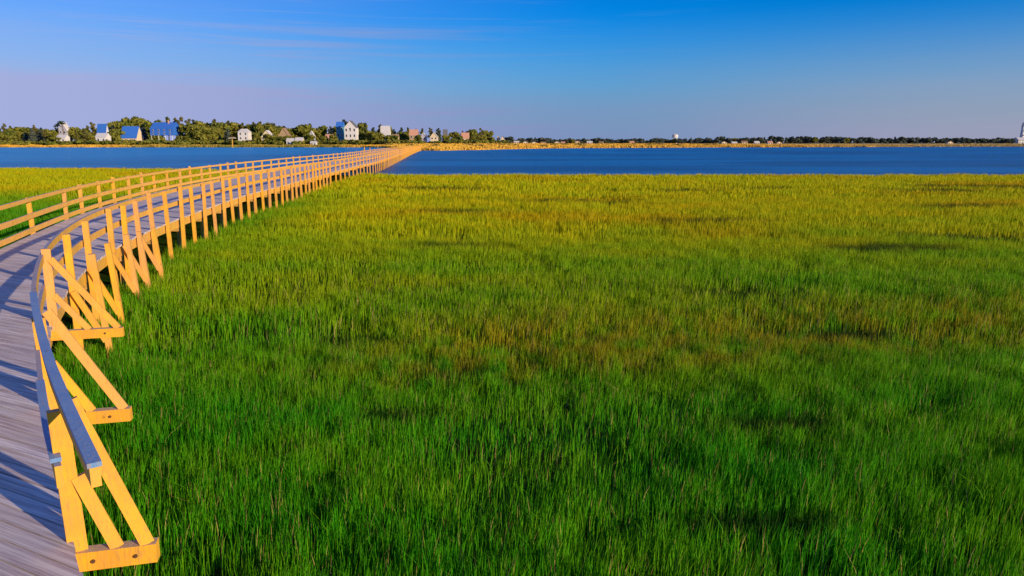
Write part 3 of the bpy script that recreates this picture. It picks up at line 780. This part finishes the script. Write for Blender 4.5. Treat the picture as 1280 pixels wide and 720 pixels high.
# low dark tree row on the right far shore
px = 628.0
while px < 1350:
    d = float(np.interp(px, [620,900,1350],[700,740,860])) + hr.uniform(-8, 12)
    yt = float(np.interp(px, [620,640,700,820,880,960,1280], [169,172,172.5,172.5,171.5,170.5,172])) + hr.uniform(-1.2, 1.6)
    kind = hr.choices(['low','cedar','oak'], [6,1,1])[0]
    seg_ = [t for a, t in ((735,'nearest the end of the wood'),(843,'just left of the water tower'),(960,'just right of the water tower'),(1120,'across open water right of the cottages'),(1400,'towards the slim white tower')) if px < a][0]
    nm = {'low':'low dark spreading tree','cedar':'small dark pointed tree','oak':'small round olive tree'}[kind]
    put(kind, px, d, yt, nm+' in the thin far row '+seg_, nm+'s in the thin far row '+seg_, 1.25 if kind == 'low' else 1.1)
    px += hr.uniform(4.5, 7.5)
px = -64.0
while px < 636:
    l, g = label_for('shrub', px, 'at the edge of the wood')
    put('shrub', px, 620+hr.uniform(-6, 8), 174.6+hr.uniform(-1.5, 1.6), l, g, hr.uniform(1.2, 1.7)); px += hr.uniform(6, 11)
# dry bushes on the golden bank
for i in range(70):
    px = hr.uniform(400, 900); u = (px-640)/900; s = float(shore_d(u)); d = s + hr.uniform(12, max(30, 640-s))
    x = at(px, d); z = land_at(x, d); hgt = hr.uniform(1.0, 2.0); ytop = 178 + (CAM_H-(z+hgt))/pxm(d)
    put('bush', px, d, ytop, 'dry golden bush on the open bank of the far shore', 'dry golden bushes on the far bank', hr.uniform(1.2, 2.0))

# water tower and lighthouse on the right
d = 800; x = at(843.5, d); wt = empty('water_tower', (x, d, 2)); tag(wt, 'small white water tower above the low tree row on the right shore', 'water tower')
s = pxm(d); zt = CAM_H+(178-167.5)*s-2
m = MB(); m.cyl((0,0,zt-4), (0,0,zt-.9), 3.1, 3.3, 14); m.cyl((0,0,zt-.9), (0,0,zt), 3.3, 1.0, 14); m.build('tank', M_white, wt)
for a in range(4):
    m = MB(); c_, s_ = math.cos(a*1.57+.7)*2.4, math.sin(a*1.57+.7)*2.4; m.cyl((c_*1.2,s_*1.2,-2), (c_,s_,zt-3.9), .25, .2, 6); m.build('leg', M_trim, wt)
d = 850; x = at(1276.5, d); s = pxm(d); lt = empty('lighthouse', (x, d, 2)); tag(lt, 'slim white tower like a lighthouse at the right edge of the far shore', 'lighthouse')
zt = CAM_H+(178-152)*s-2
m = MB(); m.cyl((0,0,-2), (0,0,zt-5), 2.6, 1.7, 16); m.build('tower', M_white, lt)
m = MB(); m.cyl((0,0,zt-5.02), (0,0,zt-4.6), 2.3, 2.3, 16); m.build('gallery', M_rgrey, lt)
m = MB(); m.cyl((0,0,zt-4.58), (0,0,zt-2.0), 1.3, 1.3, 12); m.build('lantern', M_lilac, lt)
m = MB(); m.cyl((0,0,zt-2.0), (0,0,zt), 1.7, .1, 12); m.build('roof', M_white, lt)
for k in range(3):
    m = MB(); z = 4+k*5; m.box(-.4, .4, -2.7+z*.045, -2.3+z*.045, z, z+1.3); m.build('window', M_dark, lt)
# house on the lighthouse's left
h = house(1273,1284,172,182,830,M_white,M_rwhite,'white keeper house at the foot of the slim white tower at the right edge',floors=2)
# nesting platform and mooring posts in the water
d = 560; x = at(290.5, d); o = empty('nest_platform', (x, d, WATER)); tag(o, 'yellowish wooden nest platform on a single pole standing in the water', 'nest platform')
s = pxm(d); zt = CAM_H+(178-171)*s-WATER
m = MB(); m.cyl((0,0,-1), (0,0,zt-1.2), .35, .28, 8); m.build('pole', M_post, o)
m = MB(); m.box(-2.6, 2.6, -1.5, 1.5, zt-1.2, zt-.8); m.build('platform', M_cream, o)
m = MB()
for k in range(40):
    a = hr.uniform(0, 6.28); c = Vector((math.cos(a)*1.4, math.sin(a)*.8, zt-.75+hr.uniform(0,.6))); t = Vector((hr.uniform(-1,1), hr.uniform(-1,1), hr.uniform(-.2,.3)))
    m.bar(c-t*.6, c+t*.6, .09, .09)
m.build('nest', M_tan, o)
pm = MB(); pm.cyl((0,0,-1.5), (0,0,2.6), .16, .13, 8); first = pm.build('mooring_post', M_pile)
for i, (px, d, sc) in enumerate([(233.5,78,.35),(455,150,1.15),(462,190,1.0),]):
    o = first if i == 0 else first.copy()
    if i: COL.objects.link(o)
    o.location = (at(px,d), d, WATER); o.scale = (1,1,sc)
    nm = ['short wooden post in the water just beyond the left rail','wooden post standing in the water beside the far stretch of the boardwalk, nearer of two','wooden post standing in the water beside the far stretch of the boardwalk, farther of two'][i]
    tag(o, nm, 'post', 'mooring posts in the water')
for k_, lst in protos.items():             # unused prototypes are not part of the place
    for p in lst:
        if p.name not in used:
            for c in list(p.children): bpy.data.objects.remove(c)
            bpy.data.objects.remove(p)
